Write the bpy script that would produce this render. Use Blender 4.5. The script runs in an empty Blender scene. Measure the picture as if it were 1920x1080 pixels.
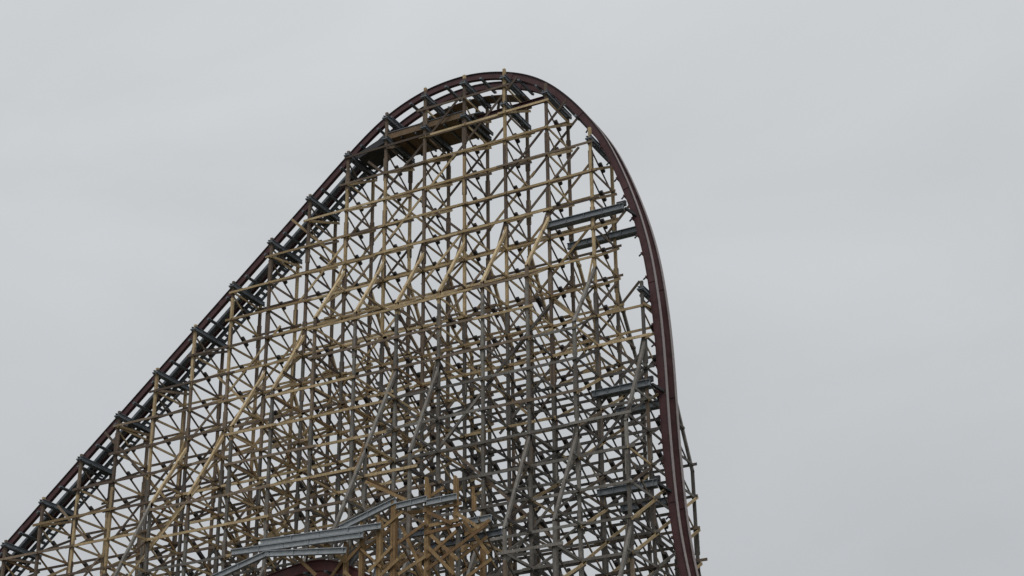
import bpy, math, random
from mathutils import Vector, Matrix
random.seed(11)
R = random.random
U = random.uniform
C = bpy.context.scene.collection
sc = bpy.context.scene

# ------------------------------------------------------------------ camera
L = 2.74          # bent spacing along the track
W = 2.88          # spacing of post rows across the track
yaw, pit, rol = -0.4821, 0.4535, -0.0139
fpx = 3306.8      # focal length in pixels of a 1920 px wide frame
d = Vector((math.sin(yaw) * math.cos(pit), math.cos(yaw) * math.cos(pit), math.sin(pit)))
r0 = Vector((math.cos(yaw), -math.sin(yaw), 0)); u0 = r0.cross(d)
rt = r0 * math.cos(rol) + u0 * math.sin(rol)
up = u0 * math.cos(rol) - r0 * math.sin(rol)
CAM = Vector((41.6763, -79.0315, 1.6454))
cd = bpy.data.cameras.new('camera'); cam = bpy.data.objects.new('camera', cd); C.objects.link(cam)
M = Matrix(((rt.x, up.x, -d.x, CAM.x), (rt.y, up.y, -d.y, CAM.y), (rt.z, up.z, -d.z, CAM.z), (0, 0, 0, 1)))
cam.matrix_world = M
cd.sensor_width = 36; cd.lens = 36 * fpx / 1920; cd.clip_start = .5; cd.clip_end = 6000
sc.camera = cam

def project(p):
    v = Vector(p) - CAM; z = v.dot(d)
    return 960 + fpx * v.dot(rt) / z, 540 - fpx * v.dot(up) / z

# ------------------------------------------------------------------ materials
def new_mat(name, rough=.8, metal=0., spec=.3):
    m = bpy.data.materials.new(name); m.use_nodes = True
    b = m.node_tree.nodes['Principled BSDF']
    b.inputs['Roughness'].default_value = rough; b.inputs['Metallic'].default_value = metal
    b.inputs['Specular IOR Level'].default_value = spec
    return m, m.node_tree, b

def wood(name, stops, stain):
    """board tone picks a colour of the ramp; noise gives stains and grain"""
    m, nt, b = new_mat(name, .85)
    N, K = nt.nodes.new, nt.links.new
    at = N('ShaderNodeAttribute'); at.attribute_name = 'tone'
    ramp = N('ShaderNodeValToRGB'); e = ramp.color_ramp.elements
    while len(e) < len(stops): e.new(.5)
    for k, (p, c) in enumerate(stops):
        e[k].position = p; e[k].color = (*c, 1)
    K(at.outputs['Fac'], ramp.inputs['Fac'])
    geo = N('ShaderNodeNewGeometry')
    n1 = N('ShaderNodeTexNoise'); n1.inputs['Scale'].default_value = 1.3; n1.inputs['Detail'].default_value = 6
    n1.inputs['Roughness'].default_value = .65
    K(geo.outputs['Position'], n1.inputs['Vector'])
    mp = N('ShaderNodeMapping'); mp.inputs['Scale'].default_value = (14, 14, 3)
    K(geo.outputs['Position'], mp.inputs['Vector'])
    n2 = N('ShaderNodeTexNoise'); n2.inputs['Scale'].default_value = 1.6; n2.inputs['Detail'].default_value = 4
    K(mp.outputs['Vector'], n2.inputs['Vector'])
    r1 = N('ShaderNodeMapRange'); r1.inputs['From Min'].default_value = .35; r1.inputs['From Max'].default_value = .68
    K(n1.outputs['Fac'], r1.inputs['Value'])
    mx = N('ShaderNodeMixRGB'); mx.blend_type = 'MIX'; mx.inputs['Color2'].default_value = (*stain, 1)
    mul = N('ShaderNodeMath'); mul.operation = 'MULTIPLY'; mul.inputs[1].default_value = .7
    K(r1.outputs['Result'], mul.inputs[0]); K(mul.outputs[0], mx.inputs['Fac']); K(ramp.outputs['Color'], mx.inputs['Color1'])
    r2 = N('ShaderNodeMapRange'); r2.inputs['From Min'].default_value = .3; r2.inputs['From Max'].default_value = .7
    r2.inputs['To Min'].default_value = .68; r2.inputs['To Max'].default_value = 1.2
    K(n2.outputs['Fac'], r2.inputs['Value'])
    m2 = N('ShaderNodeMixRGB'); m2.blend_type = 'MULTIPLY'; m2.inputs['Fac'].default_value = 1
    K(mx.outputs['Color'], m2.inputs['Color1']); K(r2.outputs['Result'], m2.inputs['Color2'])
    K(m2.outputs['Color'], b.inputs['Base Color'])
    return m

def paint(name, c1, c2, rough, metal=0., scale=1.2, spec=.4):
    m, nt, b = new_mat(name, rough, metal, spec)
    N, K = nt.nodes.new, nt.links.new
    geo = N('ShaderNodeNewGeometry')
    n = N('ShaderNodeTexNoise'); n.inputs['Scale'].default_value = scale; n.inputs['Detail'].default_value = 7
    n.inputs['Roughness'].default_value = .7
    K(geo.outputs['Position'], n.inputs['Vector'])
    rp = N('ShaderNodeValToRGB'); rp.color_ramp.elements[0].position = .34; rp.color_ramp.elements[1].position = .68
    rp.color_ramp.elements[0].color = (*c1, 1); rp.color_ramp.elements[1].color = (*c2, 1)
    K(n.outputs['Fac'], rp.inputs['Fac']); K(rp.outputs['Color'], b.inputs['Base Color'])
    mr = N('ShaderNodeMapRange'); mr.inputs['To Min'].default_value = rough - .12; mr.inputs['To Max'].default_value = rough + .15
    K(n.outputs['Fac'], mr.inputs['Value']); K(mr.outputs['Result'], b.inputs['Roughness'])
    return m

NEW = wood('new_tan_timber', [(0, (.25, .175, .09)), (.35, (.43, .322, .178)), (.75, (.55, .42, .24)), (1, (.66, .52, .32))], (.25, .185, .11))
ORG = wood('fresh_orange_timber', [(0, (.19, .115, .055)), (.5, (.31, .205, .098)), (1, (.43, .31, .16))], (.17, .10, .055))
OLD = wood('weathered_grey_timber', [(0, (.07, .065, .062)), (.55, (.145, .135, .122)), (.8, (.20, .188, .17)), (1, (.30, .285, .26))], (.09, .078, .068))
MID = wood('brown_grey_timber', [(0, (.085, .061, .049)), (.5, (.175, .132, .098)), (1, (.31, .235, .165))], (.10, .08, .065))
DRK = wood('dark_stained_timber', [(0, (.03, .028, .03)), (1, (.08, .07, .065))], (.05, .045, .045))
PLY = wood('plywood_underside', [(0, (.20, .138, .085)), (1, (.29, .205, .13))], (.14, .095, .062))
MAR = paint('maroon_paint', (.060, .027, .031), (.100, .046, .049), .55, 0, 1.5, .3)
RED = paint('red_paint', (.065, .022, .022), (.12, .032, .03), .5, 0, 2.0)
STL = paint('dark_galvanised_steel', (.095, .112, .132), (.20, .225, .25), .6, .25, 3.)
GAL = paint('bright_galvanised_steel', (.27, .295, .32), (.42, .445, .465), .55, .25, 5.)
RUN = paint('bare_running_steel', (.20, .165, .16), (.35, .30, .29), .5, .2, 6.)
MGL = paint('grey_galvanised_steel', (.15, .17, .19), (.27, .295, .32), .55, .25, 4.)
BLK = paint('black_grease_steel', (.025, .025, .03), (.06, .06, .065), .6, .2, 3.)

# ------------------------------------------------------------------ mesh helper
class MB:
    def __init__(s): s.v = []; s.f = []; s.t = []; s.m = []; s.mats = []
    def mi(s, mat):
        if mat not in s.mats: s.mats.append(mat)
        return s.mats.index(mat)
    def hexa(s, pts, mat, tone=None):
        b = len(s.v); s.v += [tuple(p) for p in pts]; t = R() if tone is None else tone; s.t += [t] * 8
        k = s.mi(mat)
        for q in ((3, 2, 1, 0), (4, 5, 6, 7), (0, 1, 5, 4), (1, 2, 6, 5), (2, 3, 7, 6), (3, 0, 4, 7)):
            s.f.append(tuple(b + i for i in q)); s.m.append(k)
        return s
    def bar(s, p0, p1, w, t, n, mat, tone=None, ext=0.):
        """board from p0 to p1; t thick along the normal n, w wide along the other way"""
        p0 = Vector(p0); p1 = Vector(p1); a = (p1 - p0).normalized()
        p0 = p0 - a * ext; p1 = p1 + a * ext
        n = Vector(n); n = (n - a * n.dot(a)).normalized(); b = a.cross(n)
        o = [b * (-w / 2) - n * (t / 2), b * (w / 2) - n * (t / 2), b * (w / 2) + n * (t / 2), b * (-w / 2) + n * (t / 2)]
        return s.hexa([p0 + k for k in o] + [p1 + k for k in o], mat, tone)
    def ibeam(s, p0, p1, h, fw, n, mat, tf=.035, tw=.03, tone=None):
        """I beam; n = sideways direction of the flanges"""
        p0 = Vector(p0); p1 = Vector(p1); a = (p1 - p0).normalized(); n = Vector(n); n = (n - a * n.dot(a)).normalized()
        b = n.cross(a)
        if b.z < 0: b = -b
        s.bar(p0, p1, h - 2 * tf - .004, tw, n, mat, tone)
        for k in (-1, 1):
            o = b * (k * (h / 2 - tf / 2))
            s.bar(p0 + o, p1 + o, tf, fw, n, mat, tone)
        return s
    def ribbon(s, path, prof, mat, tone=.5):
        """sweep a closed profile [(lateral Y, normal)] along a path of (point, normal)"""
        k = s.mi(mat); b = len(s.v); m = len(prof)
        for p, n in path:
            for y, h in prof:
                s.v.append(tuple(p + Vector((0, y, 0)) + n * h)); s.t.append(tone)
        for i in range(len(path) - 1):
            for j in range(m):
                q = (j + 1) % m
                s.f.append((b + i * m + j, b + (i + 1) * m + j, b + (i + 1) * m + q, b + i * m + q)); s.m.append(k)
        s.f.append(tuple(b + j for j in range(m))); s.m.append(k)
        e = b + (len(path) - 1) * m
        s.f.append(tuple(e + j for j in reversed(range(m)))); s.m.append(k)
        return s
    def build(s, name, parent=None, recalc=False):
        me = bpy.data.meshes.new(name); me.from_pydata(s.v, [], s.f)
        for m in s.mats: me.materials.append(m)
        me.polygons.foreach_set('material_index', s.m)
        a = me.attributes.new('tone', 'FLOAT', 'POINT'); a.data.foreach_set('value', s.t)
        me.update()
        o = bpy.data.objects.new(name, me); C.objects.link(o)
        if parent: o.parent = parent; o.matrix_parent_inverse = Matrix.Translation(-parent_origin(parent))
        return o

def parent_origin(p):
    return Vector(p.location) if p.parent is None else Vector((0, 0, 0))

def thing(name, label, cat, loc=(0, 0, 0), group=None):
    o = bpy.data.objects.new(name, None); o.empty_display_size = .5; o.location = loc; C.objects.link(o)
    o['label'] = label; o['category'] = cat
    if group: o['group'] = group
    return o

# ------------------------------------------------------------------ the trestle, bent by bent
TOP = {3: 43.64, 2: 54.1, 1: 57.93, 0: 59.8, -1: 60.22, -2: 60.15, -3: 59.2, -4: 57.24, -5: 54.92}
for i in range(-6, -16, -1): TOP[i] = TOP[-5] + (i + 5) * 2.342
BEAM = {3: 43.15, 2: 53.35, 1: 57.25, 0: 59.15, -1: 59.6, -2: 59.5, -3: 58.8}
for i in range(-4, -16, -1): BEAM[i] = TOP[i] - .32
I0, I1 = -15, 3
LV = [58.5 - 1.815 * k for k in range(21)]
ZB = 22.2                     # bracing below this is far under the picture; posts go on to the ground
# batter legs: bent -> list of tiers (z where the leg leaves, z where it turns upright again)
S1 = {-4: (48.9, 44.7), -3: (48.8, 44.4), -2: (48.75, 44.35), -1: (48.75, 44.4), 0: (48.85, 44.35), 1: (48.95, 44.7),
      2: (45.1, 40.7), 3: (40.0, 34.6), -5: (45.3, 40.8), -6: (43.5, 39.1), -7: (40.0, 35.4), -8: (39.7, 35.3),
      -9: (29.5, 25.1)}
S2 = {-2: (40.1, 34.6), -1: (39.8, 34.0), 0: (30.4, 25.0), 1: (34.7, 29.0), 2: (34.4, 28.95), 3: (28.95, 23.4),
      -3: (31.0, 25.5), -4: (30.4, 25.0), -5: (30.2, 24.7), -6: (28.5, 23.0), -7: (27.0, 21.5), -8: (35.3, 29.7)}
S3 = {-2: (34.6, 29.1), -1: (28.4, 23.0)}

def lean(i):
    """list of (row offset n, z_top, z_turn) for the batter tiers of bent i"""
    out = []
    for n, S in enumerate((S1, S2, S3)):
        if i in S: out.append((n, *S[i]))
    return out

def reach(i, z):
    """how far (in m) beyond the main row the bent i stretches at height z"""
    w = 0.
    for n, a, b in lean(i):
        if z <= b: w = (n + 1) * W
        elif z < a: w = max(w, n * W + W * (a - z) / (a - b))
    return w

def is_new(x, z):
    zb = 40.6 if x > -2 else (40.6 + (x + 2) * 1.15 if x > -8 else 33.7 + (x + 8) * .22)
    return z > zb + U(-1.6, 1.6)

def brace_mat(x, z, kind=''):
    if is_new(x, z):
        q = R()
        if x < -19 and kind in ('ledger', 'rise') and q < .55: return MID
        if kind == 'rise': return NEW if q < .85 else MID
        if kind == 'ledger': return NEW if q < .78 else MID
        if kind == 'long': return MID if q < .6 else NEW
        if z < 41 and q < .45: return ORG if q < .22 else NEW
        return MID if q < .5 else NEW
    q = R()
    if -24 < x < -2 and z > 27.5 and q < .17: return ORG if R() < .6 else NEW
    q = R()
    if kind == 'rise' and x > -2 and q < (.65 if x > 4 else .25): return NEW
    if kind == 'rise' and x < -8 and q < .4: return MID
    if q < .06: return NEW
    if x < -9 and q < .35: return MID
    return OLD if q < .88 else MID

TR = thing('wooden_trestle', 'towering lattice trestle of tan and grey timber carrying the lift hill, crest and steep drop', 'trestle', (0, 1.44, 0))
POSTS = []     # (builder, splices, rank)
def splices(x, y, z0, z1, i, seed):
    out = []
    z = z1 - 2.2 - 1.815 * ((i + seed) % 2)
    while z > max(z0, ZB):
        if z < z1 - 1.5: out.append((z, U(1.2, 1.7)))
        z -= 1.815 * random.choice((2, 2, 3))
    return out

def splice_mesh(m, x, y, zs, ln, mat):
    for sx in (-1, 1):
        m.bar((x + sx * .100, y, zs - ln / 2), (x + sx * .100, y, zs + ln / 2), .15, .055, (1, 0, 0), mat)
    for q in range(int(ln / .3)):         # bolts standing out of the plates
        z = zs - ln / 2 + .12 + q * .3
        m.bar((x - .135, y + .02, z), (x + .165, y + .02, z), .018, .018, (0, 0, 1), BLK, .5)

def post(name, i, y, z0, z1, wide=.16):
    x = i * L
    m = MB()
    zcut = 41.5 if x > -9 else 41.5 + (x + 9) * .55
    z = z0
    while z < z1 - .01:                        # stacked lengths, each its own tone
        zn = min(z1, z + (5.44 if z > 10 else 11)) if z < ZB else min(z1, z + 5.44)
        mt = (MID if R() < .75 else NEW) if z > zcut else (OLD if R() < .8 else MID)
        m.bar((x, y, z), (x, y, zn), wide, wide, (1, 0, 0), mt, U(.55, 1.) if (y < -.1 and mt is OLD) else (U(.2, .9) if mt is not OLD else U(.15, .7)))  # grey front posts lighter, inner ones darker: interior shade painted into the tone
        z = zn
    o = m.build(name, TR)
    for zs, ln in splices(x, y, z0, z1, i, int(abs(y) / W + .5)):
        sm = MB(); splice_mesh(sm, x, y, zs, ln, MID if zs > zcut else (OLD if R() < .6 else MID))
        c = sm.build('splice_plate', o)
    return o

def leg(i, ya, za, yb, zb):
    x = i * L
    mt = NEW if abs(ya - W / 2) < W and (za > 41 or (i < -4 and za > 36)) else OLD
    if (i, round(za)) in ((3, 40), (2, 45)): mt = OLD
    m = MB(); m.bar((x, ya, za), (x, yb, zb), .17, .16, (1, 0, 0), mt, U(.8, 1.), .1)
    o = m.build('batter_leg', TR)

for i in range(I0, I1 + 1):
    near = 0.; far = W
    post('post', i, near, 0, TOP[i]); post('post', i, far, 0, BEAM[i] - .12)
    for n, a, b in lean(i):
        for s in (-1, 1):
            base = near if s < 0 else far
            leg(i, base + s * n * W, a, base + s * (n + 1) * W, b)
            post('post', i, base + s * (n + 1) * W, 0, b + .05)

# braces across each bent -------------------------------------------------------
BR = []                        # (name, MB, rank)
def rank(p0, p1, bonus):
    a = project(p0); b = project(p1)
    cx, cy = (a[0] + b[0]) / 2, (a[1] + b[1]) / 2
    if not (-20 < cx < 1940 and -20 < cy < 1100): return -1
    return math.hypot(a[0] - b[0], a[1] - b[1]) + bonus

def cross(i, y0, y1, za, zb, bonus, block=True, fall=True, girt=True, rise=True):
    """X brace between rows y0 (near) and y1 (far), za above zb, plus the level girt at za"""
    x = i * L; j = lambda: U(-.06, .06)
    if girt:
        p, q = (x + .095, y0, za + j()), (x + .095, y1, za + j())
        m = MB().bar(p, q, .14, .05, (1, 0, 0), brace_mat(x, za), None, .16); BR.append(('cross_girt', m, rank(p, q, bonus)))
    p, q = (x + .15, y0, zb + j()), (x + .15, y1, za + j() - .1)
    m = MB().bar(p, q, .155, .05, (1, 0, 0), brace_mat(x, za, 'rise'), None, .24)
    if rise: BR.append(('sway_brace', m, rank(p, q, bonus)))
    if fall:
        p, q = (x - .10, y0, za - .05 + j()), (x - .10, y1, zb + .05 + j())
        mt = brace_mat(x, za); tn = U(0, .55) if mt is OLD else None
        m = MB().bar(p, q, .115, .05, (1, 0, 0), MID if mt is NEW and R() < .5 else mt, tn, .1)
        if block:
            c = (Vector(p) + Vector(q)) / 2; a = (Vector(q) - Vector(p)).normalized()
            c = c + Vector((.12, 0, 0)); h = U(.27, .36)
            m.bar(c - a * h, c + a * h, .19, .17, (1, 0, 0), DRK)
        BR.append(('sway_brace', m, rank(p, q, bonus)))

for i in range(I0, I1 + 1):
    x = i * L
    for k in range(len(LV) - 1):
        za, zb = LV[k], LV[k + 1]
        if zb < ZB - 1.9: continue
        if za < BEAM[i] - .35: cross(i, 0, W, za, zb, 8 if za > 46 else 0)
        elif zb < BEAM[i] - .7: cross(i, 0, W, BEAM[i] - .3, zb, 8, girt=False)
        for n in range(3):                       # the outrigger panels either side
            wa, wb = reach(i, za), reach(i, zb)
            for s in (-1, 1):
                e0 = (0 if s < 0 else W) + s * n * W
                bonus = 30 if s < 0 else -20
                if wa >= (n + 1) * W - .01:
                    e1 = e0 + s * W
                    lo, hi = min(e0, e1), max(e0, e1)
                    if s > 0 and n > 0 and i < 2 and R() < .75: continue
                    if s > 0 and n == 0 and zb < 40 and i < 2 and R() < .3: continue
                    cross(i, lo, hi, za, zb, bonus, block=R() < .5, fall=R() < .95, rise=i >= 2 or R() < (.5 if s < 0 else .2), girt=s < 0 or R() < .6)
                elif wb > n * W + .5:            # inside the slope of the batter leg
                    e1 = e0 + s * (min(wb, (n + 1) * W) - n * W)
                    p, q = (x + .095, e0, zb), (x + .095, e1, zb)
                    if wb < (n + 1) * W - .01: BR.append(('cross_girt', MB().bar(p, q, .14, .05, (1, 0, 0), brace_mat(x, zb), None, .1), rank(p, q, bonus)))
                    p, q = (x - .10, e0, za), (x - .10, e1, zb)
                    BR.append(('sway_brace', MB().bar(p, q, .115, .05, (1, 0, 0), brace_mat(x, zb), None, .1), rank(p, q, bonus)))

# ledgers: level boards from bent to bent, one course per level and row ----------
LED = []
def row_ok(row, i, z):
    if row == 0: return z < TOP[i] - .75 + (0 if i > -4 else .2)
    if row == 1: return z < BEAM[i] - .45
    n = -row if row < 0 else row - 1
    return reach(i, z) >= n * W - .25
for row in (-3, -2, -1, 0, 1, 2, 3, 4):
    y = row * W
    for k, z in enumerate(LV):
        if z < ZB: continue
        if row in (-3, 4) and k % 2: continue
        if row in (3, 4): continue
        run = [i for i in range(I0, I1 + 1) if row_ok(row, i, z)]
        if len(run) < 2: continue
        segs = []; a = run[0]
        for p, q in zip(run, run[1:] + [None]):
            if q != p + 1:
                if p > a: segs.append((a, p))
                a = q
        for a, b in segs:
            m = MB(); best = -1
            i = a; first = True; f = 0
            while i < b:
                step = random.choice((1, 2, 2, 2, 3)); j = min(b, i + step)
                mt = brace_mat((i + j) / 2 * L, z, 'ledger'); f = 1 - f
                dz = U(-.045, .045); yy = y - .11 - .055 * f
                p, q = (i * L - U(.15, .55), yy, z + dz), (j * L + U(.15, .6), yy, z + dz + U(-.03, .03))
                m.bar(p, q, .14 if z > 42 else .155, .05, (0, 1, 0), mt, U(.5, 1) if row < 0 else (U(.1, .6) if row > 0 and z < 41 else None))  # front courses lighter, low rear courses darker: painted shade of the lattice interior
                best = max(best, rank(p, q, 20 if row <= 0 else -20)); i = j
                if row in (0, -1) and R() < .25 and z > 44:      # a second board behind, on the far face
                    m.bar((p[0] + .3, y + .11, z + dz + .05), (q[0], y + .11, z + dz + .05), .15, .05, (0, 1, 0), MID)
            LED.append(('ledger', m, best))

# long diagonals in the post rows --------------------------------------------------
LONG = []
def diag(y, x0, z0, x1, z1, mt=None, w=.15):
    # keep it inside the trestle
    n = 24; keep = []
    for s in range(n + 1):
        t = s / n; x = x0 + (x1 - x0) * t; z = z0 + (z1 - z0) * t; i = max(I0, min(I1, round(x / L)))
        lim = TOP[i] - .8
        ok = z < lim and x <= 3.05 * L
        n_row = (-y / W if y < 0 else (y - W) / W)
        if ok and n_row > .2: ok = reach(i, z) > n_row * W - .3
        keep.append((ok, Vector((x, y, z))))
    run = []; best = []
    for ok, p in keep + [(False, None)]:
        if ok: run.append(p)
        else:
            if len(run) > len(best): best = run
            run = []
    if len(best) < 6: return
    p, q = best[0], best[-1]; mid = (p + q) / 2
    m = MB(); ln = (q - p).length; k = max(1, round(ln / 5.2))
    for s in range(k):
        a = p.lerp(q, s / k); b = p.lerp(q, (s + 1) / k)
        o = Vector((0, .028 * (-1) ** s, 0))
        m.bar(a + o, b + o, w, .05, (0, 1, 0), mt or brace_mat(mid.x, mid.z, 'long'), None, .2)
    LONG.append(('long_brace', m, rank(p, q, 0)))
for y, o in ((.10, 0), (W + .13, 1.2)):
    for c in (62, 58.3, 52.5, 48.4, 42.6, 37.2, 31.6):                 # rising to the right at 45 degrees
        s = U(-2, 2)
        for (za, zb) in ((24 + s, 34 + s), (35.2 + s, 46.5 + s), (48 + s, 59.5)):
            diag(y, za - c - o, za, zb - c - o, zb)
    for c in (46.6, 38.5, 31, 24, 13.5, 6):                            # falling to the right
        s = U(-2, 2)
        for (za, zb) in ((57 + s, 48.5 + s), (44 + s, 36 + s), (33 + s, 25.5 + s)):
            diag(y + .06, c - za - o, za, c - zb - o, zb)
for y in (-W + .1, 2 * W + .1, -2 * W + .1, 3 * W + .1):
    for c in (60, 54.5, 49, 43.5, 38, 32.5, 27):
        if R() < .72: continue
        s = U(-2, 2)
        for (za, zb) in ((24 + s, 31.5 + s), (33 + s, 42.5 + s)):
            diag(y, za - c, za, zb - c, zb)
    for c in (40, 33, 26, 19, 12):
        if R() < .75: continue
        s = U(-2, 2)
        diag(y + .06, c - (40 + s), 40 + s, c - (29 + s), 29 + s)

def emit(items, limit, rest):
    items = sorted(items, key=lambda t: -t[2])
    for n, m, rk in items[:limit]:
        o = m.build(n, TR)
    big = MB()
    for n, m, rk in items[limit:]:
        b = len(big.v); big.v += m.v; big.t += m.t; big.f += [tuple(b + q for q in f) for f in m.f]
        idx = [big.mi(k) for k in m.mats]; big.m += [idx[k] for k in m.m]
    if big.v:
        o = big.build(rest, TR); o['kind'] = 'stuff'
emit([t for t in BR if t[0] == 'sway_brace'], 100, 'sway_bracing')
emit([t for t in BR if t[0] == 'cross_girt'], 100, 'cross_girts')
emit(LED, 100, 'ledgers')
emit(LONG, 100, 'long_bracing')

# steel beams under the track: a pair of channels on every bent
def track_beam(i, z):
    m = MB(); x = i * L
    for sx in (-.115, .115):
        m.ibeam((x + sx, -.20, z), (x + sx, W + .26, z), .28, .11, (1, 0, 0), STL)
    for y in (-.2, .75, 2.0, W + .15):
        m.bar((x - .2, y, z - .05), (x + .2, y, z - .05), .10, .08, (0, 0, 1), STL)
    o = m.build('track_beam', TR)
for i in range(I0, I1 + 1): track_beam(i, BEAM[i])
for i in (-3, -2, -1, 0): track_beam(i, 57.3)
# the level steel beams that hold the falling track off the last bents
for (x0, x1, z) in ((2.62, 7.42, 48.4), (3.9, 7.25, 46.72), (5.1, 8.5, 37.6), (6.4, 8.3, 36.35), (5.2, 8.6, 32.05), (6.4, 8.4, 31.0)):
    pair = (0, W) if x0 in (2.62, 5.1, 5.2) else (W,)
    for y in ((-.14,) if x0 in (2.62, 5.1, 5.2) else (W - .14,)):
        m = MB()
        zz = z if y < 1 else {3.9: 48.4, 6.4: 37.6}.get(x0, z)
        if x0 == 6.4 and z == 31.0: zz = 32.05
        a = x0 if y < 1 else {3.9: 2.55, 6.4: 5.2}[x0]
        m.ibeam((a, y, zz), (x1, y, zz), .36, .22, (0, 1, 0), MGL)
        m.ibeam((a, y + .30, zz), (x1 - .1, y + .30, zz), .36, .16, (0, 1, 0), MGL)
        for q in range(5):
            xx = a + .2 + (x1 - a - .4) * q / 4
            m.bar((xx, y - .1, zz), (xx, y + .4, zz), .30, .03, (1, 0, 0), STL)
        if y < 1: m.bar((x1, y + .2, zz - .02), (x1 + .4, .78, zz - .3), .13, .13, (0, 0, 1), BLK)
        m.bar((x1 - .45, y + .15, zz + .25), (x1 + .1, y + .15, zz + .25), .16, .3, (0, 0, 1), BLK)
        o = m.build('outrigger_beam', TR)

# ------------------------------------------------------------------ the track
ctrl = [(-45, 28.85), (-31.09, 40.75), (-20.6, 49.67), (-14.3, 55.05), (-11.3, 57.6), (-10.01, 58.62), (-8.83, 59.4), (-7.34, 60.08), (-5.84, 60.52),
        (-4.4, 60.7), (-3.04, 60.72), (-1.75, 60.53), (-.49, 60.18), (.66, 59.72), (2.22, 58.75), (3.31, 57.72), (4.38, 56.43), (5.29, 55.1),
        (6.17, 53.6), (6.63, 52.5), (7.08, 51.33), (7.51, 50.03), (7.88, 48.8), (8.24, 47.35), (8.55, 45.7), (8.77, 43.84), (8.94, 41.7),
        (9.03, 39.3), (9.06, 37), (9.08, 35.6), (9.13, 33.8), (9.21, 31.9), (9.33, 30.1), (9.5, 28.6), (9.75, 27.0), (10.35, 24), (11.5, 20.4), (14, 15.8),
        (18, 11.2), (24, 7.3), (32, 5)]
def spline(pts, step):
    out = []
    P = [Vector((x, 0, z)) for x, z in pts]
    for i in range(len(P) - 1):
        a, b = P[i], P[i + 1]; p0 = P[max(0, i - 1)]; p3 = P[min(len(P) - 1, i + 2)]
        la, lb, lc = max(.01, (a - p0).length), (b - a).length, max(.01, (p3 - b).length)
        ta = ((a - p0) / la * lb + (b - a) / lb * la) / (la + lb) if i else (b - a) / lb
        tb = ((b - a) / lb * lc + (p3 - b) / lc * lb) / (lb + lc) if i < len(P) - 2 else (b - a) / lb
        n = max(1, int(lb / step))
        for s in range(n):
            t = s / n; h1 = 2 * t**3 - 3 * t**2 + 1; h2 = t**3 - 2 * t**2 + t; h3 = -2 * t**3 + 3 * t**2; h4 = t**3 - t**2
            out.append(a * h1 + ta * lb * h2 + b * h3 + tb * lb * h4)
    out.append(P[-1])
    for _ in range(6):
        out = [out[0]] + [(out[k - 1] + out[k] * 2 + out[k + 1]) / 4 for k in range(1, len(out) - 1)] + [out[-1]]
    return out
def frame(pts):
    res = []
    for k, p in enumerate(pts):
        t = (pts[min(k + 1, len(pts) - 1)] - pts[max(k - 1, 0)]).normalized()
        res.append((p, Vector((-t.z, 0, t.x))))
    return res
path = frame(spline(ctrl, .35))
def rect(y0, y1, h0, h1): return [(y0, h0), (y0, h1), (y1, h1), (y1, h0)]
TK = thing('coaster_track', 'maroon steel roller coaster track arching over the crest and plunging at the right', 'track', (0, 1.37, 0))
YN, YF = .78, 2.0
for y in (YN, YF):
    m = MB()
    m.ribbon(path, rect(y - .07, y + .07, -.43, -.05), MAR)
    m.ribbon(path, rect(y - .125, y + .125, -.46, -.43), MAR)
    m.ribbon(path, rect(y - .135, y + .135, -.05, -.025), BLK)
    # splice joints
    acc = 0
    for k in range(1, len(path)):
        acc += (path[k][0] - path[k - 1][0]).length
        if acc > 6.1:
            acc = 0
            m.ribbon(path[k:k + 2], rect(y - .1, y + .1, -.42, -.06), MAR, .2)
    o = m.build('rail', TK)
    m = MB(); k0 = next(k for k, (p, n) in enumerate(path) if p.x > 4.4)
    m.ribbon(path[:k0 + 1], rect(y - .135, y + .135, -.022, .0), BLK)
    m.ribbon(path[k0:], rect(y - .14, y + .14, -.022, .004), RUN)
    m.build('running_plate', o)
acc = 0; nt = 0
for k in range(1, len(path) - 1):
    p, n = path[k]
    acc += (p - path[k - 1][0]).length
    st = 1.8 if p.x < -10 else 1.37
    if acc >= st and -39 < p.x and p.z > 24 :
        acc -= st; q = p - n * .52
        m = MB()
        if p.x < 5:
            m.bar(q + Vector((0, YN - .35, 0)), q + Vector((0, YF + .35, 0)), .17, .12, n, STL)
            if p.x < -8: m.bar(q + n * .06 + Vector((0, YF + .35, 0)), q + n * .06 + Vector((0, YF + .85, 0)), .10, .10, n, STL)
        else:
            m.bar(q + n * .03 + Vector((0, YN - .2, 0)), q + n * .03 + Vector((0, YF + .2, 0)), .12, .08, n, MAR)
            m.bar(q + Vector((0, YN - .12, 0)), q - n * .16 + Vector((0, YN - .12, -.1)), .07, .06, (0, 1, 0), BLK)
        o = m.build('tie', TK)
# chain trough running up the middle of the lift
kk = [(p, n) for p, n in path if p.x < -9]
m = MB(); m.ribbon(kk, rect(1.5, 1.82, -.40, -.22), STL); o = m.build('chain_trough', TK)

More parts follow.
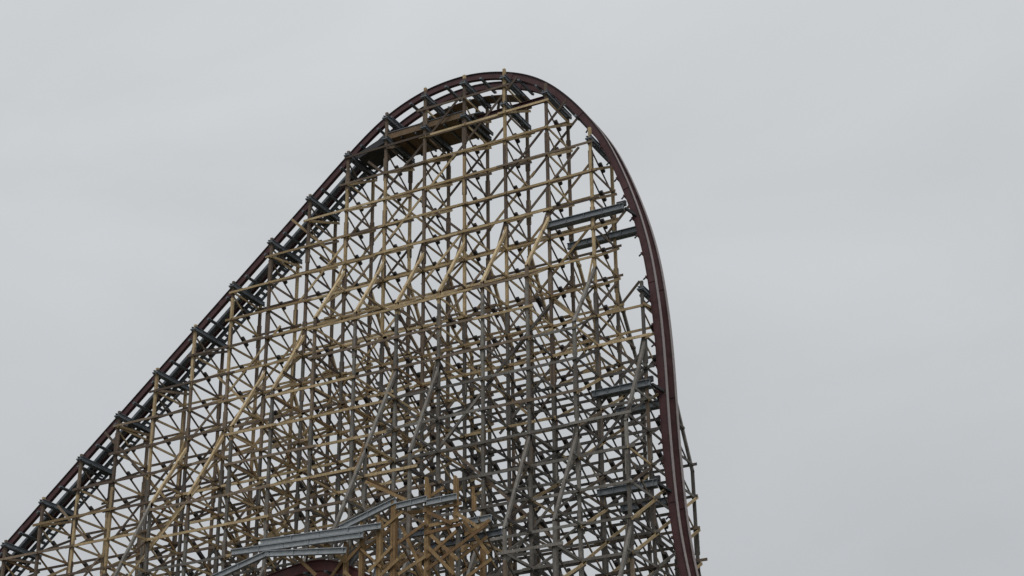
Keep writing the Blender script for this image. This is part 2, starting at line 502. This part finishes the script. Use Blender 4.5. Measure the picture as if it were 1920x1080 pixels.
# ------------------------------------------------------------------ stairs beside the lift
ST = thing('stairway', 'dark steel maintenance stairs climbing beside the lift track', 'stairs', (-22, 2.5, 0))
def rail_z(x):
    for (p, n), (q, n2) in zip(path, path[1:]):
        if p.x <= x <= q.x: return p.z + (q.z - p.z) * (x - p.x) / (q.x - p.x)
    return 0
xa, xb = -39., -8.9
nst = 0
x = xb
while x > -38.8:
    z = rail_z(x) - .80
    m = MB(); m.bar((x, 2.19, z), (x, 2.80, z), .25, .045, (0, 0, 1), STL)
    m.bar((x + .09, 2.19, z - .055), (x + .09, 2.80, z - .055), .13, .025, (1, 0, 0), STL)
    o = m.build('tread', ST); nst += 1
    x -= .30
m = MB()
for (x0, x1) in ((xa, -11.5), (-11.5, xb)):
    m.hexa([(x0, 2.11, rail_z(x0) - .93), (x1, 2.11, rail_z(x1) - .93), (x1, 2.36, rail_z(x1) - .93), (x0, 2.36, rail_z(x0) - .93),
            (x0, 2.11, rail_z(x0) - .90), (x1, 2.11, rail_z(x1) - .90), (x1, 2.36, rail_z(x1) - .90), (x0, 2.36, rail_z(x0) - .90)], STL)
o = m.build('cable_tray', ST)
for y in (2.17, 2.83):
    m = MB(); m.bar((xa, y, rail_z(xa) - .86), (-11.5, y, rail_z(-11.5) - .86), .22, .035, (0, 1, 0), STL)
    m.bar((-11.5, y, rail_z(-11.5) - .86), (xb, y, rail_z(xb) - .9), .22, .034, (0, 1, 0), STL)
    o = m.build('stringer', ST)

# ------------------------------------------------------------------ decks under the crest
SP = thing('service_platform', 'level plywood service platform slung under the crest of the track', 'platform', (-5.4, 1.5, 57.5))
m = MB()
for q in range(4):
    x0 = -8.5 + q * 1.55
    m.hexa([(x0, .42, 57.53), (x0 + 1.53, .42, 57.53), (x0 + 1.53, 2.92, 57.53), (x0, 2.92, 57.53),
            (x0, .42, 57.57), (x0 + 1.53, .42, 57.57), (x0 + 1.53, 2.92, 57.57), (x0, 2.92, 57.57)], PLY)
o = m.build('deck', SP)
m = MB(); m.bar((-8.5, .38, 57.74), (-5.5, .38, 57.74), .42, .03, (0, 1, 0), PLY); m.bar((-5.48, .38, 57.76), (-2.95, .38, 57.76), .42, .03, (0, 1, 0), PLY)
m.bar((-8.5, .36, 57.97), (-2.95, .36, 57.97), .05, .08, (0, 1, 0), STL)
o = m.build('toe_board', SP)
for q in range(7):
    x0 = -8.4 + q * 1.0
    m = MB().bar((x0, .4, 57.46), (x0, 2.95, 57.46), .09, .12, (0, 0, 1), DRK if q % 2 else STL)
    o = m.build('joist', SP)
m = MB()
for q in range(5):
    m.bar((-2.95 + U(0, .5), .45 + q * .12, 57.62 + .05 * q), (-1.9 + U(-.2, .2), .5 + q * .1, 57.62 + .05 * q), .12, .05, (0, 0, 1), STL)
o = m.build('steel_stack', SP)

CW = thing('crest_walkway', 'curved plywood walkway with hanging joist ends along the far side of the crest', 'walkway', (-3, 2.6, 58.5))
cp = [(p, n) for p, n in path if -8.9 < p.x < .9]
m = MB(); m.ribbon(cp, rect(2.14, 2.98, -.83, -.79), PLY)
o = m.build('deck', CW)
m = MB(); m.ribbon(cp, rect(2.985, 3.02, -.85, -.60), PLY)
o = m.build('toe_board', CW)
acc = .6
for k in range(1, len(cp)):
    acc += (cp[k][0] - cp[k - 1][0]).length
    if acc > 1.37:
        acc = 0; p, n = cp[k]
        m = MB(); q = p - n * .90
        m.bar(q + Vector((0, 2.0, 0)), q + Vector((0, 3.05, 0)), .12, .13, n, STL)
        m.bar(q + Vector((0, 2.96, 0)), q + Vector((0, 2.96, 0)) - n * .42, .15, .12, (0, 1, 0), MID)
        o = m.build('joist', CW)

HB = thing('steel_girder', 'level dark maroon girder running under the crest just above the tan ledger', 'girder', (-3.4, 1.2, 57.7))
m = MB(); m.ibeam((-9.6, 1.2, 57.72), (2.1, 1.2, 57.72), .34, .24, (0, 1, 0), MAR)
o = m.build('beam', HB)
m = MB()
for q in range(8): m.bar((-9.2 + 1.5 * q, 1.08, 57.72), (-9.2 + 1.5 * q, 1.32, 57.72), .27, .02, (1, 0, 0), MAR)
o = m.build('stiffener', HB)
HL = thing('chain_return_frame', 'dark boxy steel frame wedged between the rails where lift meets crest', 'machinery', (-9.6, 1.4, 57.6))
m = MB()
m.hexa([(-10.6, .55, 56.9), (-8.7, .55, 57.5), (-8.7, 2.2, 57.5), (-10.6, 2.2, 56.9), (-10.75, .55, 57.25), (-8.8, .55, 57.95), (-8.8, 2.2, 57.95), (-10.75, 2.2, 57.25)], BLK)
o = m.build('housing', HL)
for y in (.62, 2.12):
    m = MB().bar((-11.1, y, 56.9), (-8.4, y, 58.05), .22, .1, (0, 1, 0), BLK); o = m.build('side_rail', HL)

# ------------------------------------------------------------------ the second coaster in front
YP = -10.5
FT = thing('timber_support', 'lower support of fresh orange timber with pale galvanised beams in front of the big trestle', 'support', (0, YP, 0))
def fpost(x, z0, z1, w=.22, dy=0, mat=None):
    m = MB()
    m.bar((x - w * .26, YP + dy, z0), (x - w * .26, YP + dy, z1), w, w * .46, (1, 0, 0), mat or ORG, U(.35, .95))
    m.bar((x + w * .26, YP + dy, z0), (x + w * .26, YP + dy, z1 - (U(0, .5) if z1 > 20 else 0)), w, w * .46, (1, 0, 0), mat or ORG, U(.2, .8))
    o = m.build('post', FT)
for x, z0, z1, w in ((1.15, 0, 30.42, .23), (2.7, 28.0, 30.22, .2), (-.68, 0, 29.64, .27), (-1.475, 0, 28.89, .24), (-2.475, 0, 28.87, .21), (-3.36, 0, 27.95, .2),
                     (3.66, 28.3, 29.49, .17)):
    fpost(x, z0, z1, w)
fpost(2.75, 0, 27.9, .17, .1, OLD)
for x in (-.6, 1.2, 2.9, -1.9): fpost(x, 0, 27.4 + U(-.4, .4), .2, -2.2 + 4.4)
fpost(-7.3, 0, 26.6, .25, -.6); fpost(-5.95, 0, 26.9, .2, .9)
FB = [(-.29, 28.99, 1.25, 27.96), (-.29, 28.93, 1.04, 28.81), (1.04, 28.71, 3.01, 28.76), (-1.14, 28.3, -.11, 28.88), (-1.14, 28.3, -.47, 27.56),
      (-.26, 27.37, 1.13, 28.03), (1.14, 27.59, 3.01, 27.75), (-2.46, 27.49, -1.25, 28.03), (-3.23, 26.87, -2.47, 27.54), (-2.4, 27.37, -1.27, 26.33),
      (-.47, 27.4, 1.27, 26.4), (-.23, 25.83, 1.15, 26.42), (1.27, 25.83, 4.42, 27.49), (-.36, 28.23, .96, 25.6), (1.3, 28.58, 2.58, 27.82),
      (2.86, 28.26, 4.0, 27.4), (3.12, 27.31, 4.34, 27.78), (1.37, 27.94, 2.86, 27.98), (1.46, 27.43, 2.87, 26.07), (3.18, 25.26, 4.41, 25.88),
      (-1.2, 25.93, -.33, 26.52), (-2.22, 30.73, .03, 29.44), (1.29, 29.56, 1.88, 29.81), (-6.61, 28.07, -4.92, 26.49), (-4.97, 28.51, -3.32, 26.93),
      (-4.3, 26.4, -3.4, 27.4), (-1.9, 26.2, -.7, 27.2), (1.2, 26.4, 2.8, 27.4), (2.8, 26.2, 4.2, 27.0), (1.3, 26.9, 2.7, 25.4), (-3.3, 26.4, -2.5, 25.6), (3.0, 28.0, 4.3, 26.2)]
for k, (x0, z0, x1, z1) in enumerate(FB):
    yy = YP + (-.17, .17, -.23)[k % 3]
    if k in (2, 6, 15, 17): yy = YP - .16
    m = MB().bar((x0, yy, z0), (x1, yy + U(-.04, .04), z1), .16 if k not in (0, 4, 9, 10) else .10, .05, (0, 1, 0), ORG if k not in (0, 4, 10) or R() < .4 else MID, None, .05)
    o = m.build('brace', FT)
for x in (-1.475, -.68, 1.15, 1.9, 2.75, 3.7):        # X bracing that runs back from the posts to a second row
    for k in range(3):
        z = 27.7 - 1.5 * k + (.2 if x > 1.5 else 0)
        for za, zb in ((z, z - 1.4), (z - 1.4, z)):
            if R() < .2: continue
            m = MB().bar((x + .14, YP + .1, za), (x + .14 + U(-.08, .08), YP + 2.25, zb), .14, .05, (1, 0, .1), ORG if R() < .75 else MID)
            o = m.build('brace', FT)
for k, pts in enumerate((((-8.22, 28.62), (-1.26, 28.32)), ((-9.85, 28.33), (-2.15, 27.99)), ((-10.9, 27.1), (-7.64, 27.88), (-3.0, 27.31)),
            ((-3.69, 28.65), (-.54, 29.51)), ((-.44, 29.17), (1.24, 29.25)), ((1.24, 29.04), (2.89, 29.07)), ((3.01, 28.01), (4.31, 28.02)),
            ((-.09, 27.97), (.99, 27.95)), ((.5, 27.27), (4.64, 27.4)))):
    m = MB()
    yy = YP + (-.28, -.42, -.55, -.1, -.24, -.27, .5, .6, .9)[k]
    for (x0, z0), (x1, z1) in zip(pts, pts[1:]):
        g = GAL if k < 7 else STL
        m.ibeam((x0, yy, z0), (x1, yy, z1), .30, .20, (0, 1, 0), g)
        n = max(2, int(abs(x1 - x0) / 1.4))
        for q in range(n + 1):
            t = (q + .12) / (n + .24)
            xx, zz = x0 + (x1 - x0) * t, z0 + (z1 - z0) * t
            for s in (-.06, .06): m.bar((xx, yy - .03, zz + s), (xx, yy + .03, zz + s), .035, .035, (1, 0, 0), BLK)
            if q % 2: m.bar((xx, yy - .09, zz), (xx, yy + .09, zz), .22, .02, (1, 0, 0), g)
    o = m.build('steel_beam', FT)
for a, b in (((-4.22, 26.3), (-2.75, 27.82)), ((-2.1, 26.0), (-1.69, 27.52)), ((-.95, 27.0), (-.8, 28.4))):
    m = MB().ibeam((a[0], YP + .6, a[1]), (b[0], YP + .6, b[1]), .26, .2, (0, 1, 0), GAL)
    o = m.build('steel_beam', FT)

RT = thing('coaster_track', 'red track hump partly hidden under the pale beams at the bottom of the view', 'track', (-3, YP + .8, 0))
c2 = [(x - 1.3, z - .30) for x, z in [(-11.6, 24.9), (-10, 26.0), (-8.6, 26.83), (-6.58, 27.42), (-4.88, 27.7), (-3.5, 27.72), (-2.13, 27.22), (-.62, 26.25), (.56, 25.35), (2.2, 24.0), (4, 22.2)]]
p2 = frame(spline(c2, .3))
for y, mt in ((YP + .35, RED), (YP + 1.55, RED)):
    m = MB(); m.ribbon(p2, rect(y - .07, y + .07, -.52, -.04), mt); m.ribbon(p2, rect(y - .13, y + .13, -.55, -.52), mt); m.ribbon(p2, rect(y - .14, y + .14, -.04, 0), mt)
    o = m.build('rail', RT)
acc = 0
for k in range(1, len(p2)):
    acc += (p2[k][0] - p2[k - 1][0]).length
    if acc > 1.2:
        acc = 0; p, n = p2[k]
        m = MB().bar(p - n * .6 + Vector((0, YP + .1, 0)), p - n * .6 + Vector((0, YP + 1.8, 0)), .14, .1, n, STL)
        o = m.build('tie', RT)

# ------------------------------------------------------------------ ground
def ground():
    m, nt, b = new_mat('gravel_and_grass', .95)
    N, K = nt.nodes.new, nt.links.new
    g = N('ShaderNodeNewGeometry'); n = N('ShaderNodeTexNoise'); n.inputs['Scale'].default_value = .08; n.inputs['Detail'].default_value = 9
    K(g.outputs['Position'], n.inputs['Vector'])
    rp = N('ShaderNodeValToRGB'); rp.color_ramp.elements[0].position = .42; rp.color_ramp.elements[1].position = .58
    rp.color_ramp.elements[0].color = (.11, .10, .09, 1); rp.color_ramp.elements[1].color = (.045, .06, .028, 1)
    K(n.outputs['Fac'], rp.inputs['Fac']); K(rp.outputs['Color'], b.inputs['Base Color'])
    me = bpy.data.meshes.new('ground'); s = 3000
    me.from_pydata([(-s, -s, 0), (s, -s, 0), (s, s, 0), (-s, s, 0)], [], [(0, 1, 2, 3)]); me.materials.append(m)
    o = bpy.data.objects.new('ground', me); C.objects.link(o); o['kind'] = 'structure'
ground()

# ------------------------------------------------------------------ sky: an overcast of soft cloud over a Nishita sky
SUN_EL, SUN_AZ = math.radians(52), math.radians(150)      # azimuth clockwise from +Y: behind the camera, to the right
w = bpy.data.worlds.new('World'); sc.world = w; w.use_nodes = True
nt = w.node_tree; N, K = nt.nodes.new, nt.links.new
bg = nt.nodes['Background']; bg.inputs['Strength'].default_value = .1
sky = N('ShaderNodeTexSky'); sky.sky_type = 'NISHITA'; sky.sun_disc = False; sky.sun_elevation = SUN_EL; sky.sun_rotation = SUN_AZ
tc = N('ShaderNodeTexCoord')
mp = N('ShaderNodeMapping'); mp.inputs['Scale'].default_value = (1, 1, 2.2); mp.inputs['Rotation'].default_value = (.2, .35, 0)
K(tc.outputs['Generated'], mp.inputs['Vector'])
cn = N('ShaderNodeTexNoise'); cn.inputs['Scale'].default_value = 3.4; cn.inputs['Detail'].default_value = 5; cn.inputs['Roughness'].default_value = .5
cn.inputs['Distortion'].default_value = .6
K(mp.outputs['Vector'], cn.inputs['Vector'])
sep = N('ShaderNodeSeparateXYZ'); K(tc.outputs['Generated'], sep.inputs['Vector'])
gr = N('ShaderNodeMapRange'); gr.inputs['From Min'].default_value = 0; gr.inputs['From Max'].default_value = 1
gr.inputs['To Min'].default_value = 4.82; gr.inputs['To Max'].default_value = 7.95
K(sep.outputs['Z'], gr.inputs['Value'])
cm = N('ShaderNodeMapRange'); cm.inputs['From Min'].default_value = .3; cm.inputs['From Max'].default_value = .7
cm.inputs['To Min'].default_value = .93; cm.inputs['To Max'].default_value = 1.05
K(cn.outputs['Fac'], cm.inputs['Value'])
mu = N('ShaderNodeMath'); mu.operation = 'MULTIPLY'; K(gr.outputs['Result'], mu.inputs[0]); K(cm.outputs['Result'], mu.inputs[1])
col = N('ShaderNodeMixRGB'); col.blend_type = 'MULTIPLY'; col.inputs['Fac'].default_value = 1; col.inputs['Color2'].default_value = (.962, .99, 1.018, 1)
K(mu.outputs[0], col.inputs['Color1'])
mix = N('ShaderNodeMixRGB'); mix.inputs['Fac'].default_value = .96
K(sky.outputs['Color'], mix.inputs['Color1']); K(col.outputs['Color'], mix.inputs['Color2'])
K(mix.outputs['Color'], bg.inputs['Color'])
sl = bpy.data.lights.new('sun', 'SUN'); sl.energy = 1.15; sl.angle = math.radians(25); sl.color = (1, .96, .9)
so = bpy.data.objects.new('sun', sl); C.objects.link(so)
sd = Vector((math.sin(SUN_AZ) * math.cos(SUN_EL), math.cos(SUN_AZ) * math.cos(SUN_EL), math.sin(SUN_EL)))
so.rotation_euler = sd.to_track_quat('Z', 'Y').to_euler()

sc.view_settings.view_transform = 'Standard'; sc.view_settings.look = 'None'; sc.view_settings.exposure = 0
sc.cycles.max_bounces = 5
print('things', len([o for o in bpy.data.objects if o.parent is None]), 'objects', len(bpy.data.objects), 'treads', nst, 'ledgers', len(LED), 'long', len(LONG), 'braces', len(BR))
